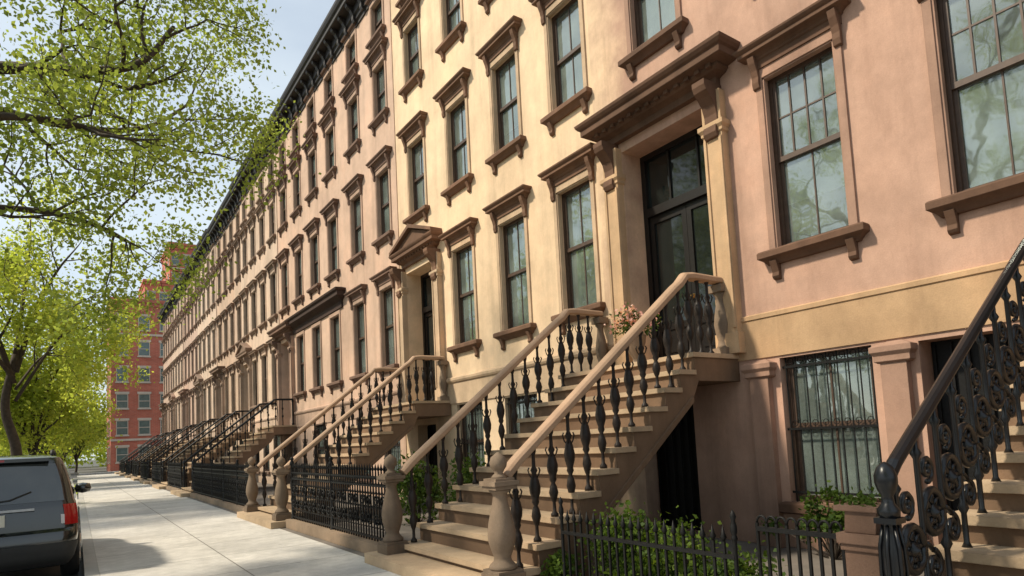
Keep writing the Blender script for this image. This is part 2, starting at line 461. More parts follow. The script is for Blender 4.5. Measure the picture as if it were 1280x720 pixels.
def add_door(parent, y, z):
    o = obj('door', cached('df', door_frame), parent, (0,y,z))
    for s in (-1,1):
        lf = obj('door_leaf', cached('dl', door_leaf), o, (0,0,0))
        lf.scale = (1,s,1)
        gp = obj('door_pane', cached('dg', door_glass), o); gp.scale = (1,s,1)
    obj('transom_pane', cached('dt', transom), o)
    obj('handle', cached('dh', handle), o, (.45,-.05,1.05))
    return o
def pilaster():
    mb = MB(); w = .30
    mb.box(-.16,.02,-w/2-.03,w/2+.03,0,.28); mb.box(-.13,.02,-w/2,w/2,.28,3.0)
    for a in (-1,1): mb.box(-.15,-.13,a*(w/2-.03)-.02,a*(w/2-.03)+.02,.34,2.95)
    mb.mould([(.13,3.0),(.15,3.02),(.15,3.06),(.18,3.1),(.18,3.16),(.13,3.18),(.13,3.6)], -w/2+.13, w/2-.13)
    return mb.mesh('pilaster', [M['trim']])
def console():
    pts = [(.13,-.75),(.17,-.74),(.2,-.68),(.19,-.6),(.15,-.52),(.15,-.42),(.19,-.3),(.27,-.2),(.34,-.14),(.37,-.07),(.37,0),(-.02,0),(-.02,-.75)]
    return P_cons(.2, pts).mesh('console', [M['trim']])
DHOOD = [(.1,0),(.1,.1),(.14,.12),(.2,.14),(.24,.18),(.24,.21),(.36,.23),(.38,.24),(.38,.33),(.41,.35),(.44,.39),(.45,.43),(.08,.5)]
def door_hood(ped):
    mb = MB(); mb.mould(DHOOD, -.98, .98)
    for k in range(13):
        y = -1.1+k*2.2/12; mb.box(-.285,-.22,y-.04,y+.04,.165,.228)
    if ped:
        mb.prism([(-.3,y,z) for y, z in [(-1.25,.47),(1.25,.47),(0,.88)]], (.32,0,0))
        for s in (-1,1):
            mb.prism([(-.44,s*1.40,.44),(-.44,s*1.40,.53),(-.44,0,1.02),(-.44,0,.91)], (.46,0,0))
    return mb.mesh('door_hood', [M['trim']])

# ------------------------------------------------------------------ stoop
NS, RUN, HW = 11, 0.284, 1.3
SX = 3.45
def stoop_mesh(L, RISE):
    mb = MB(); prof = []; H = NS*RISE
    for i in range(NS):
        prof.append((i*RUN, i*RISE)); prof.append((i*RUN,(i+1)*RISE))
    under = lambda x: .42+(H-1.04)/1.8*(x-.95)
    prof += [(L,H),(L,H-.35),(2.9,H-.35),(2.75,H-.62),(0.95,.42),(.95,0)]
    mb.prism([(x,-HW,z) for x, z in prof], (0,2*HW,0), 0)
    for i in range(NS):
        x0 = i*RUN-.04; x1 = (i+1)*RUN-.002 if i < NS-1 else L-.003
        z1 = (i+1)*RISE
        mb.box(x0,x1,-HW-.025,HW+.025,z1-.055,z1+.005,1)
    mb.box(-.40,.27,-HW-.24,HW+.24,0,.125,1)
    for s in (-1,1):
        a = s*(HW+.001); b = s*(HW+.03)
        pr = [(.98,under(.98)+.003),(2.75,under(2.75)+.003),(2.75,under(2.75)+.08),(.98,under(.98)+.08)]
        mb.prism([(x,min(a,b),z) for x, z in pr], (0,.029,0), 0)
    return mb.mesh('stoop', [M['riser'], M['tread']])
def newel_stone():
    mb = MB(); k = .9
    def bx(r, z0, z1): mb.box(-r*k,r*k,-r*k,r*k,z0,z1)
    def lt(p): mb.lathe([(r*k,z) for r, z in p], (0,0,0), 20)
    bx(.17,0,.24); bx(.155,.24,.27)
    lt([(.14,.27),(.15,.285),(.14,.31),(.10,.345),(.09,.38),(.115,.44),(.142,.52),(.148,.6),(.138,.69),(.11,.8),(.085,.89),(.075,.95),(.08,.98),(.115,1.0),(.115,1.02)])
    bx(.135,1.02,1.055); bx(.155,1.055,1.10); bx(.12,1.10,1.125)
    lt([(.09,1.125),(.07,1.15),(.045,1.17),(.06,1.2),(.088,1.235),(.095,1.275),(.078,1.325),(.035,1.355),(.015,1.37),(0,1.375)])
    return mb.mesh('newel', [M['newel_stone']])
def newel_iron():
    mb = MB(); mb.box(-.08,.08,-.08,.08,0,.2)
    mb.lathe([(.055,.2),(.06,.23),(.04,.28),(.034,.4),(.05,.45),(.036,.5),(.042,.62),(.052,.72),(.05,.82),(.036,.9),(.032,.98),(.052,1.0),(.056,1.03),(.034,1.06),(.028,1.10),(.045,1.13),(.056,1.17),(.056,1.21),(.04,1.25),(.015,1.275),(0,1.28)], (0,0,0), 14)
    for z in (.215,.46,.96): mb.box(-.055,.055,-.055,.055,z,z+.03)
    for k in range(6):
        a = 2*PI*k/6
        mb.tube([(.055*math.cos(a)*q,.055*math.sin(a)*q,z) for q, z in ((.95,.22),(1.3,.32),(.85,.46),(.8,.56),(1.05,.7),(1.0,.84),(.6,.95))], .010, 5)
    return mb.mesh('newel', [M['iron_gloss']])
def baluster():
    mb = MB(); q = 1.1
    mb.lathe([(r*q,z) for r, z in [(.038,0),(.038,.03),(.018,.06),(.016,.16),(.03,.2),(.046,.27),(.034,.34),(.019,.38),(.036,.42),(.03,.45),(.05,.52),(.055,.58),(.04,.66),(.02,.72),(.034,.76),(.018,.8),(.016,.92),(.028,.96),(.028,1.03)]], (0,0,0), 9)
    for k in range(4):
        a = PI/4+PI*k/2
        mb.tube([(r*math.cos(a),r*math.sin(a),z) for r, z in ((.02,.67),(.047,.71),(.062,.76),(.05,.79))], .009, 4)
    return mb.mesh('baluster', [M['iron_brown']])
def baluster_plain():
    mb = MB(); mb.lathe([(.034,0),(.016,.04),(.016,.3),(.042,.36),(.016,.42),(.016,.6),(.042,.66),(.016,.72),(.016,1.03)], (0,0,0), 6)
    return mb.mesh('baluster', [M['iron']])
def spiral(cx, cz, r0, r1, turns, a0, sgn, n=34):
    return [(cx+(r0+(r1-r0)*i/n)*math.cos(a0+sgn*2*PI*turns*i/n), 0, cz+(r0+(r1-r0)*i/n)*math.sin(a0+sgn*2*PI*turns*i/n)) for i in range(n+1)]
def baluster_scroll():
    mb = MB()
    mb.lathe([(.03,0),(.016,.03),(.016,.2),(.032,.23),(.016,.27),(.016,.9),(.032,.93),(.016,.96),(.016,1.03)], (0,0,0), 7)
    cx, cz = .142, .60
    ring = [(cx+.118*math.cos(a),0,cz+.118*math.sin(a)) for a in [2*PI*i/24 for i in range(25)]]
    mb.tube(ring, .024, 7)
    for k in range(8):       # rosette petals inside the ring
        a = 2*PI*k/8
        mb.tube([(cx+r*math.cos(a+da),0,cz+r*math.sin(a+da)) for r, da in ((.03,0),(.06,.22),(.09,.1),(.105,-.1))], [.012,.017,.015,.009], 5)
    mb.lathe([(0,-.04),(.045,-.014),(.045,.014),(0,.04)], (cx,0,cz), 10, axis='y')
    mb.tube(spiral(.10,.31,.085,.025,1.4,PI/2,-1), .017, 6)
    mb.tube([(.02,0,.44),(.06,0,.425),(.10,0,.395)], .015, 5)
    mb.tube(spiral(.11,.84,.075,.02,1.4,-PI/2,1), .016, 6)
    return mb.mesh('baluster', [M['iron_gloss']])
def rail_z(x, RISE): return 1.25+RISE/RUN*(x-.13)
def rail_mesh(L, style, RISE):
    mb = MB(); H = NS*RISE
    zl = lambda x: rail_z(x, RISE)
    x0 = .0 if style == 'stone' else .05
    path = [(x0,zl(x0)-.02),(.15,zl(.15)),(1.4,zl(1.4)),(2.7,zl(2.7)),(2.8,zl(2.8)-.01),(2.91,H+.995),(3.06,H+1.015),(L-.1,H+1.015)]
    if style == 'stone':
        sec = [(-.075,-.03),(-.052,-.045),(.052,-.045),(.075,-.03),(.075,.02),(.052,.045),(.02,.056),(-.02,.056),(-.052,.045),(-.075,.02)]
        mb.sweep(path, sec); return mb.mesh('handrail', [M['rail_stone']])
    k = .75 if style == 'scroll' else 1.15
    sec = [(-.045*k,-.02*k),(.045*k,-.02*k),(.05*k,.0),(.04*k,.03*k),(.015*k,.045*k),(-.015*k,.045*k),(-.04*k,.03*k),(-.05*k,0)]
    mb.sweep(path, sec)
    return mb.mesh('handrail', [M['iron_gloss' if style == 'scroll' else 'iron']])
def top_post(rs):
    mb = MB()
    if rs == 'stone':
        mb.box(-.11,.11,-.11,.11,0,.1); mb.lathe([(.09,.1),(.07,.14),(.06,.2),(.085,.3),(.1,.42),(.085,.55),(.055,.7),(.05,.78),(.08,.82),(.08,.85)], (0,0,0), 14); mb.box(-.1,.1,-.1,.1,.85,.95)
        return mb.mesh('top_post', [M['newel_stone']])
    mb.lathe([(.05,0),(.05,.06),(.03,.1),(.03,.9),(.05,.95),(.05,.99)], (0,0,0), 8)
    return mb.mesh('top_post', [M['iron']])
def add_stoop(house, xo, yrel, style, RISE=.2225):
    L = 7.2+xo-SX-.005
    st = obj('stoop', cached(('st',round(L,3),RISE), lambda: stoop_mesh(L,RISE)), house, (-(7.2+xo-SX), yrel, 0))
    bal = {'stone': ('b1', baluster), 'iron': ('b2', baluster_plain), 'scroll': ('b3', baluster_scroll)}[style]
    for s in (-1,1):
        y = s*(HW-.13)
        obj('handrail', cached(('rl',style,round(L,3),RISE), lambda: rail_mesh(L, style, RISE)), st, (0,y,0))
        if style == 'stone': obj('newel', cached('nws', newel_stone), st, (-.12,s*(HW-.04),0))
        else: obj('newel', cached('nwi', newel_iron), st, (.04,s*(HW-.13),0))
        gap = .24 if style == 'stone' else RUN
        n = int((2.78-.13)/gap)+1
        for k in range(n):
            x = .13+gap*k; base = (int(x/RUN)+1)*RISE+.005
            b = obj('baluster', cached(bal[0], bal[1]), st, (x, y, base))
            b.scale = (1,1,(rail_z(x,RISE)-.02-base)/1.03)
        for k in range(2 if style != 'stone' else 3):
            obj('baluster', cached(bal[0], bal[1]), st, (2.96+(.27 if style != 'stone' else .2)*k, y, NS*RISE+.005))
        obj('top_post', cached('tp'+style, lambda: top_post(style)), st, (L-.12,y,NS*RISE+.005))
    return st

# ------------------------------------------------------------------ houses
ROWS = [(3.68,2.25,.92),(7.4,1.95,.9),(10.95,1.6,.86),(13.42,1.1,.82)]
TOPZ = 15.45
def wall_mesh(w, holes, mat):
    mb = MB()
    ys = sorted(set([0.003,w-.003]+[a for h in holes for a in h[:2]])); zs = sorted(set([0,TOPZ]+[a for h in holes for a in h[2:4]]))
    idx = {}; vs = []; fs = []
    def vid(y, z):
        if (y,z) not in idx: idx[(y,z)] = len(vs); vs.append((0,y,z))
        return idx[(y,z)]
    for i in range(len(ys)-1):
        for j in range(len(zs)-1):
            yc = (ys[i]+ys[i+1])/2; zc = (zs[j]+zs[j+1])/2
            if any(h[0]<yc<h[1] and h[2]<zc<h[3] for h in holes): continue
            fs.append((vid(ys[i],zs[j]),vid(ys[i],zs[j+1]),vid(ys[i+1],zs[j+1]),vid(ys[i+1],zs[j])))
    mb.add(vs, fs)
    for (a,b,c,d,dep) in holes:
        mb.add([(0,a,c),(0,b,c),(0,b,d),(0,a,d),(dep,a,c),(dep,b,c),(dep,b,d),(dep,a,d)], [(0,1,5,4),(1,2,6,5),(2,3,7,6),(3,0,4,7)])
    y0, y1 = 0.003, w-.003
    mb.add([(0,y0,0),(9,y0,0),(9,y0,TOPZ),(0,y0,TOPZ),(0,y1,0),(9,y1,0),(9,y1,TOPZ),(0,y1,TOPZ)], [(0,1,2,3),(4,7,6,5),(1,5,6,2)])
    return mb.mesh('wall', [mat], fix=False)
CORN = [(.04,14.62),(.04,14.72),(.1,14.76),(.1,14.86),(.16,14.9),(.16,15.16),(.42,15.18),(.44,15.2),(.44,15.32),(.5,15.36),(.54,15.44),(.55,15.52),(.1,15.6)]
def corn_bracket():
    mb = MB(); mb.prism([(-p,-.07,z) for p, z in [(.1,-.5),(.14,-.5),(.18,-.42),(.18,-.3),(.26,-.16),(.36,-.08),(.4,0),(.1,0)]], (0,.14,0)); return mb.mesh('bracket', [M['cornice']])
def base_pilaster():
    mb = MB(); mb.box(-.13,.02,-.16,.16,0,.25); mb.box(-.10,.02,-.13,.13,.25,2.1)
    mb.mould([(.1,2.1),(.13,2.12),(.13,2.18),(.16,2.22),(.16,2.28),(.02,2.34)], -.05, .05)
    return mb.mesh('pilaster', [M['trim']])

def house(label, y0, w, xo, wall_c, trim_c, wins, door, style, ped, sty, kinds, far=False, dz=0.0, bwins=None, bdoor=None, pil=(), wm='wall', band_c=None, surround=None, stoop_y=None, rise=.2225, grouped=(), flat=False):
    h = thing('row_house', label, 'house', (7.2+xo, y0, 0), 0, 'brownstone row houses along the street')
    holes = []; dzb = NS*rise+.0025
    stoop_y = door if stoop_y is None else stoop_y
    cols = wins+[door]; bw = wins if bwins is None else bwins
    for r, (z, hh, ww) in enumerate(ROWS):
        for c in (wins if r == 0 else cols):
            holes.append((c-ww/2,c+ww/2,z,z+hh,.21))
    holes.append((door-DW/2,door+DW/2,dzb,dzb+DH,.56))
    for c in bw: holes.append((c-.55,c+.55,.55,2.33,.21))
    bds = [(stoop_y,1.0,NS*rise-.5)]+([bdoor] if bdoor else [])
    for (c, ww, hh) in bds: holes.append((c-ww/2,c+ww/2,0.02,hh,.4))
    obj('wall', wall_mesh(w, holes, M[wm]), h, color=wall_c)
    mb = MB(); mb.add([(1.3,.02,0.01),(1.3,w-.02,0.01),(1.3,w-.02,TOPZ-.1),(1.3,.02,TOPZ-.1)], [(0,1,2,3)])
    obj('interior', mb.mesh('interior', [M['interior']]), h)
    mb = MB(); mb.box(-.05,9.0,.004,w-.004,TOPZ+.002,TOPZ+.12); obj('roof', mb.mesh('roof', [M['roof']]), h)
    mb = MB()
    pr = [(.0,2.36),(.02,2.362),(.02,2.86),(.035,2.87),(.035,2.92),(.0,2.94)] if flat else [(.0,2.36),(.03,2.365),(.03,2.84),(.06,2.86),(.08,2.9),(.08,2.95),(.0,3.0)]
    for a, b in ((.004,door-DW/2-.02),(door+DW/2+.02,w-.004)):
        mb.mould(pr, a, b, 0)
    obj('water_table', mb.mesh('water_table', [M['band']]), h, color=band_c or tuple(a*.7+b*.3 for a, b in zip(wall_c, trim_c)))
    mb = MB(); mb.mould(CORN, .004, w-.004, 0); co = obj('cornice', mb.mesh('cornice', [M['cornice']]), h, (0,0,dz))
    n = int(w/0.66)
    for k in range(n):
        obj('bracket', cached('cbk', corn_bracket), co, (0,.35+(w-.7)*k/(n-1),15.178))
    r = random.Random(int(y0*10)+99)
    casec = tuple(a*.6+b*.4 for a, b in zip(wall_c, trim_c))
    for q, (z, hh, ww) in enumerate(ROWS):
        for c in (wins if q == 0 else cols):
            add_window(h, c, z, ww, hh, q, sty, trim_c, casec, r.choice(kinds), r.randrange(9), far, not (q == 0 and c in grouped))
    if grouped:
        mb = MB(); mb.mould([(.06,6.08),(.06,6.3),(.1,6.33),(.18,6.38),(.26,6.42),(.28,6.44),(.28,6.56),(.34,6.6),(.36,6.66),(.05,6.76)], grouped[0]-.75, grouped[-1]+.75)
        obj('window_cornice', mb.mesh('window_cornice', [M['trim_far']]), h, color=(.06,.038,.03))
    for c in bw: add_window(h, c, .55, 1.1, 1.78, -1, 'pair', trim_c, casec, 'lace', 1, far)
    d = add_door(h, door, dzb)
    for s in (-1,1):
        obj('pilaster', cached('pil', pilaster), d, (0,s*(DW/2+.155),0.01), color=surround or casec)
        obj('console', cached('con', console), d, (0,s*(DW/2+.16),3.70), color=trim_c)
    hd = obj('door_hood', cached(('dhood',ped), lambda: door_hood(ped)), d, (0,0,3.702), color=trim_c)
    if ped: hd.scale = (.72,.86,.9)
    for (c, ww, hh) in bds:
        mb = MB(); mb.box(.3,.36,-ww/2,ww/2,0.02,hh)
        for k in range(7): mb.box(.26,.28,-ww/2+.04+k*(ww-.08)/6-.01,-ww/2+.04+k*(ww-.08)/6+.01,.05,hh-.03)
        obj('basement_door', mb.mesh('basement_door', [M['iron']]), h, (0,c,0))
    for c in pil: obj('pilaster', cached('bpil', base_pilaster), h, (0,c,0), color=casec)
    add_stoop(h, xo, stoop_y, style, rise)
    return h

TR = (0.145,0.082,0.053)
house('pinkish brown row house at the right edge behind the black scrollwork stoop', -6.9, 8.15, 0.0, (0.44,0.285,0.215), TR, [1.0,3.0,5.0], 7.33, 'scroll', False, 'grid', ['blind','drapes'], rise=.175)
house('pinkish brown row house with wide flat door hood and flowers beside its door', 1.25, 6.2, 0.0, (0.55,0.35,0.26), TR, [.7,2.62], 4.78, 'stone', False, 'grid', ['half','blind','half'],
      bwins=[2.62], bdoor=(1.1,1.0,2.3), pil=(1.82,3.42), wm='wall_blend', band_c=(0.52,0.345,0.20), surround=(0.56,0.38,0.225), stoop_y=5.05, flat=True)
house('golden ochre row house with a triangular pediment over its door, second door from the right', 7.45, 7.85, 0.02, CREAM, (0.19,0.108,0.068), [.64,2.57,4.54], 6.65, 'stone', True, 'pair', ['half','drapes','blind'])
house('wide rosy tan row house with three parlour windows under one dark cornice', 15.3, 12.2, 0.0, (0.61,0.43,0.32), (0.18,0.112,0.082), [.9,3.0,5.2,7.2,9.2], 11.2, 'iron', False, 'pair', ['half','drapes','blind'], True, 0, bwins=[.9,3.0,7.2], grouped=(5.2,7.2,9.2))
pal = [((0.63,0.48,0.365),(0.24,0.165,0.12)), ((0.55,0.405,0.30),(0.2,0.135,0.1)), ((0.62,0.48,0.375),(0.27,0.195,0.15)),
       ((0.55,0.40,0.315),(0.23,0.15,0.115)), ((0.60,0.46,0.36),(0.26,0.18,0.14)), ((0.52,0.38,0.30),(0.24,0.16,0.12))]
lab = ['pale tan row house next beyond the wide rosy tan house',
       'dull brown row house, second beyond the wide rosy tan house', 'pale beige row house, third beyond the wide rosy tan house',
       'dusty pink brown row house, third from the far end of the terrace', 'cream tan row house, next to last at the far end of the terrace',
       'dull brown row house at the far end of the terrace, nearest the red brick block']
for i in range(6):
    house(lab[i], 27.5+7.3*i, 7.3, [-.03,.02,-.02,.01,-.03,.0][i], pal[i][0], pal[i][1], [.75,2.6,4.45], 6.25, 'iron', i % 2 == 0, 'pair', ['half','drapes','half','blind'], True, [.05,-.04,.06,0,-.05,.03][i])

# ------------------------------------------------------------------ fences
def picket_mesh(length, h, ornate, gap=.115):
    mb = MB()
    n = max(2, int(length/gap))
    for k in range(n+1):
        y = length*k/n
        mb.box(-.009,.009,y-.009,y+.009,.05,h-.1)
        mb.lathe([(.009,0),(.024,.03),(.014,.06),(0,.12)], (0,y,h-.1), 5)
    if ornate:
        for k in range(n):
            y = length*(k+.5)/n
            for z in (h-.24, .27):
                mb.tube([(0,y+.042*math.cos(a),z+.042*math.sin(a)) for a in [2*PI*i/8 for i in range(9)]], .008, 4)
            mb.tube([(0,y-.05,.34),(0,y-.02,.42),(0,y-.045,.48),(0,y,.53),(0,y+.045,.48),(0,y+.02,.42),(0,y+.05,.34)], .007, 4)
            mb.tube([(0,y-.05,h-.31),(0,y-.035,h-.38),(0,y,h-.42),(0,y+.035,h-.38),(0,y+.05,h-.31)], .007, 4)
        m = max(1, int(length/.46))
        for k in range(m):
            y = length*(k+.5)/m
            for s in (-1,1):
                for (cz, sg) in ((.36,1),(.60,-1)):
                    mb.tube([(-.02, y+s*(.11+p[0]), p[2]) for p in spiral(0,cz,.095,.025,1.4,PI if s > 0 else 0,sg*s,22)], .011, 5)
    return mb.mesh('picket_panel', [M['iron']])
def fence(label, x, ya, yb, h=.95, ornate=True, gap=.115, kerb=.14, thin=False):
    f = thing('iron_fence', label, 'fence', (x,ya,0), 0, 'black iron area fences between the stoops')
    L = yb-ya
    obj('picket_panel', picket_mesh(L, h, ornate, gap), f, (0,0,kerb-.05))
    for z in ((.10,.34,h-.18,h-.30) if ornate else (.14,h-.2)):
        mb = MB(); mb.box(-.018,.018,0,L,z-.014,z+.014); obj('rail', mb.mesh('rail', [M['iron']]), f, (0,0,kerb-.05))
    n = max(1, round(L/2.0)); q = .55 if thin else 1
    def pm():
        mb = MB(); mb.lathe([(.045*q,0),(.045*q,.06),(.028*q,.08),(.028*q,h-.05),(.045*q,h-.02),(.04*q,h+.02),(.024*q,h+.05),(.042*q,h+.08),(.024*q,h+.11),(0,h+.13)], (0,0,0), 8); return mb.mesh('post', [M['iron']])
    for k in range(n+1): obj('post', cached(('post',h), pm), f, (0,L*k/n,kerb-.05))
    mb = MB(); mb.box(-.13,.13,-.05,L+.05,-.002,kerb); obj('plinth', mb.mesh('plinth', [M['plinth']]), f)
    return f
fence('low black iron picket fence in front of the green shrubs', 3.75, 2.75, 4.64, .78, False, .088, .07, True)
fence('tall ornate black iron fence in front of the golden ochre house', 3.45, 7.95, 12.5, 1.12, True, .1, .16)
g = thing('iron_gate', 'low black iron gate with looped tops between the picket fence and the stone pedestal', 'gate', (3.95,2.1,0))
mb = MB(); n = 8; L = .6
for k in range(n+1): mb.box(-.009,.009,L*k/n-.009,L*k/n+.009,.06,.82)
for k in range(n):
    y = L*(k+.5)/n; mb.tube([(0,y+L/n/2*math.cos(a),.82+.05*math.sin(a)) for a in [PI*i/7 for i in range(8)]], .009, 5)
    mb.tube([(0,y+.03*math.cos(a),.3+.03*math.sin(a)) for a in [2*PI*i/8 for i in range(9)]], .007, 4)
obj('bar_panel', mb.mesh('bar_panel', [M['iron']]), g)
for z in (.12,.40,.78):
    mb = MB(); mb.box(-.016,.016,0,L,z-.016,z+.016); obj('rail', mb.mesh('rail', [M['iron']]), g)
fence('ornate iron fence at the foot of the wide rosy tan row house', 3.45, 15.7, 24.9, 1.1, True)
words = ['pale tan', 'second dull brown', 'pale beige', 'dusty pink', 'cream tan', 'last dull brown']
for i in range(6):
    a = 27.5+7.3*i
    fence('ornate iron fence at the foot of the '+words[i]+' row house', 3.45, a+.6, a+4.75, 1.1, i < 2)

# ------------------------------------------------------------------ ground
def sheet(name, x0, x1, y0, y1, z, mat):
    mb = MB(); mb.add([(x0,y0,z),(x1,y0,z),(x1,y1,z),(x0,y1,z)], [(0,1,2,3)])
    return tag(obj(name, mb.mesh(name, [mat])), kind='structure')
sheet('ground', -900, 900, -600, 1400, -.15, M['groundm'])
sheet('road', -7.5, .11, -60, 400, -.13, M['asphalt'])
sheet('cross_road', .4, 60, 73.6, 83.0, -.134, M['asphalt'])
def slab(name, x0, x1, y0, y1, z0, z1, mat):
    mb = MB(); mb.box(x0,x1,y0,y1,z0,z1); return tag(obj(name, mb.mesh(name, [mat])), kind='structure')
slab('sidewalk', .26, 3.2, -40, 72.5, -.149, 0, M['pave'])
slab('areaway', 3.203, 7.6, -40, 71.4, -.149, -.004, M['flagstone'])
slab('kerb', .1, .257, -40, 72.5, -.148, .004, M['kerb'])
slab('far_sidewalk', -12, -7.66, -60, 400, -.149, 0, M['pave'])
slab('far_kerb', -7.657, -7.5, -60, 400, -.148, .004, M['kerb'])
slab('corner_sidewalk', .26, 40, 83.2, 84.9, -.149, 0, M['pave'])
for ya in (24.5, 42.5, 58.5):
    slab('planting_island', -2.6, .097, ya, ya+5, -.148, .0, M['kerb'])
    sheet('planting_bed', -2.3, -.2, ya+.3, ya+4.7, .006, M['soil'])
sheet('garden_bed', 3.9, 5.4, 2.9, 4.85, .006, M['soil'])

# ------------------------------------------------------------------ trees
def leaf_mesh(name, centers, spread, per, size, mat, seed, flat=1.0):
    r = np.random.default_rng(seed)
    c = np.repeat(np.array(centers, dtype=np.float64), per, axis=0)
    n = len(c)
    c = c + r.normal(0, 1, (n,3)) * spread * np.array([1,1,flat])
    d = r.normal(0, 1, (n,3)); d[:,2] -= 0.5; d /= np.linalg.norm(d, axis=1)[:,None]
    u = np.cross(d, r.normal(0,1,(n,3))); u /= np.linalg.norm(u, axis=1)[:,None]
    s = size*(0.6+0.8*r.random(n))[:,None]
    nn = np.cross(d, u)
    v = np.stack([c, c+d*s*.5+u*s*.34+nn*s*.06, c+d*s, c+d*s*.5-u*s*.34+nn*s*.06], axis=1).reshape(-1,3)
    me = bpy.data.meshes.new(name)
    me.vertices.add(4*n); me.vertices.foreach_set('co', v.ravel())
    me.loops.add(4*n); me.loops.foreach_set('vertex_index', np.arange(4*n))
    me.polygons.add(n); me.polygons.foreach_set('loop_start', np.arange(0,4*n,4)); me.polygons.foreach_set('loop_total', np.full(n,4))
    me.materials.append(mat); me.update(calc_edges=True); me.validate()
    return me
def rv(r):
    return Vector((r.gauss(0,1), r.gauss(0,1), r.gauss(0,1))).normalized()
def branch(segs, tips, p, d, L, rad, lvl, maxl, r, up=.05, nch=3):
    pts = [Vector(p)]; rr = [rad]; n = 4
    for k in range(n):
        d = (d+rv(r)*.22+Vector((0,0,up))).normalized(); p = pts[-1]+d*L/n
        pts.append(p); rr.append(rad*(1-.5*(k+1)/n))
    segs.append((pts, rr))
    if lvl >= maxl:
        tips += pts[2:]; return
    if lvl >= maxl-1: tips.append(pts[-1])
    for c in range(nch):
        q = pts[r.choice((2,3,4)) if c else 4]
        nd = (d+rv(r)*.85).normalized()
        branch(segs, tips, q, nd, L*(.58+.2*r.random()), rad*.48, lvl+1, maxl, r, up, nch)
def curve_pts(ctrl, n=8):
    out = []
    c = [Vector(p) for p in ctrl]
    c = [c[0]*2-c[1]]+c+[c[-1]*2-c[-2]]
    for i in range(1, len(c)-2):
        for k in range(n):
            t = k/n
            a, b, cc, dd = c[i-1], c[i], c[i+1], c[i+2]
            out.append(0.5*((2*b)+(cc-a)*t+(2*a-5*b+4*cc-dd)*t*t+(3*b-a-3*cc+dd)*t**3))
    out.append(c[-2]); return out
def tree(label, loc, limbs, trunk, r0, maxl, sub, leafm, per, spread, size, seed, nsub=7, seg=7):
    r = random.Random(seed); segs = []; tips = []
    tp = curve_pts(trunk, 6); n = len(tp)
    segs.append((tp, [r0*(1.25 if i == 0 else 1.0)*(1-.45*i/(n-1)) for i in range(n)]))
    for ctrl, lr in limbs:
        lp = curve_pts(ctrl, 7); m = len(lp)
        segs.append((lp, [lr*(1-.8*i/(m-1)) for i in range(m)]))
        for k in range(nsub):
            i = int(m*(.25+.74*(k+r.random()*.8)/nsub)); i = min(i, m-1)
            t = (lp[min(i+1,m-1)]-lp[max(i-1,0)]).normalized()
            d = (t*.5+rv(r)*.9).normalized()
            branch(segs, tips, lp[i], d, sub*(.7+.6*r.random()), lr*(1-.8*i/m)*.5+.005, 2, maxl, r)
    T = thing('street_tree', label, 'tree', loc, 0, 'street trees')
    mb = MB()
    for k, (p, rr) in enumerate(segs):
        mb.tube(p, [max(a,.0045) for a in rr], seg if k <= 0 else 5)
    obj('trunk', mb.mesh('trunk', [M['bark']], False), T)
    obj('crown', leaf_mesh('crown', [tuple(t) for t in tips], spread, per, size, leafm, seed), T)
    return T, len(tips)
def simple_limbs(h, spread, n, r, z0, rad):
    L = []
    for k in range(n):
        a = 2*PI*k/n+r.random()
        e = spread*(.6+.5*r.random()); zt = z0+(h-z0)*(.35+.65*r.random())
        L.append(([(0,0,z0*(.8+.2*r.random())),(e*.35*math.cos(a),e*.35*math.sin(a),z0+(zt-z0)*.55),(e*.75*math.cos(a+.2),e*.75*math.sin(a+.2),z0+(zt-z0)*.85),(e*math.cos(a+.1),e*math.sin(a+.1),zt)], rad))
    return L
o = Vector((-8.3,8,0))
def rel(*ps): return [tuple(Vector(p)-o) for p in ps]
near_limbs = [
 (rel((-8.2,8,4.4),(-5.5,8.6,5.4),(-2.2,9.4,6.0),(-.5,10,6.7),(.65,10,7.1),(1.2,10.2,8.0)), .15),
 (rel((-8.2,8,3.9),(-5.5,9,4.3),(-2.4,9.8,4.5),(-.6,10.1,4.8),(.2,10.2,4.75),(.7,10.3,4.55)), .08),
 (rel((-8.2,8,5.0),(-6,8.6,7),(-2.8,9.4,7.9),(-.6,10,8.2),(.6,10.4,8.7),(1.5,10.8,9.5)), .14),
 (rel((-8.2,8,5.0),(-5.8,9.6,6),(-2.6,11.2,6.7),(-.2,12.2,7.0),(1.0,12.5,7.4),(1.8,12.7,8.2)), .12),
 (rel((-8.2,8,4.8),(-5.4,8.8,5.2),(-2.2,9.1,5.3),(-.4,9.6,5.85),(.5,9.9,5.95),(1.0,10.3,6.2)), .09),
 (rel((-8.2,8,5.2),(-8.6,6.6,8.5),(-9.4,5,11),(-10,4.4,13.5)), .16),
 (rel((-8.2,8,5.2),(-7.4,7,8.5),(-6.4,5.5,11.5),(-5.6,4.4,14)), .15),
 (rel((-8.2,8,5.2),(-9,9.6,8.5),(-9.8,11,11),(-9.6,12.4,14)), .15),
]
tree('large tree across the road with fresh green branches overhanging at upper left', tuple(o), near_limbs, [(0,0,-.02),(.05,.05,2),(0.1,0,4),(.1,0,5.4)], .34, 4, .9, M['leaf_near'], 23, .2, .069, 11, 11, 8)
rr = random.Random(5)
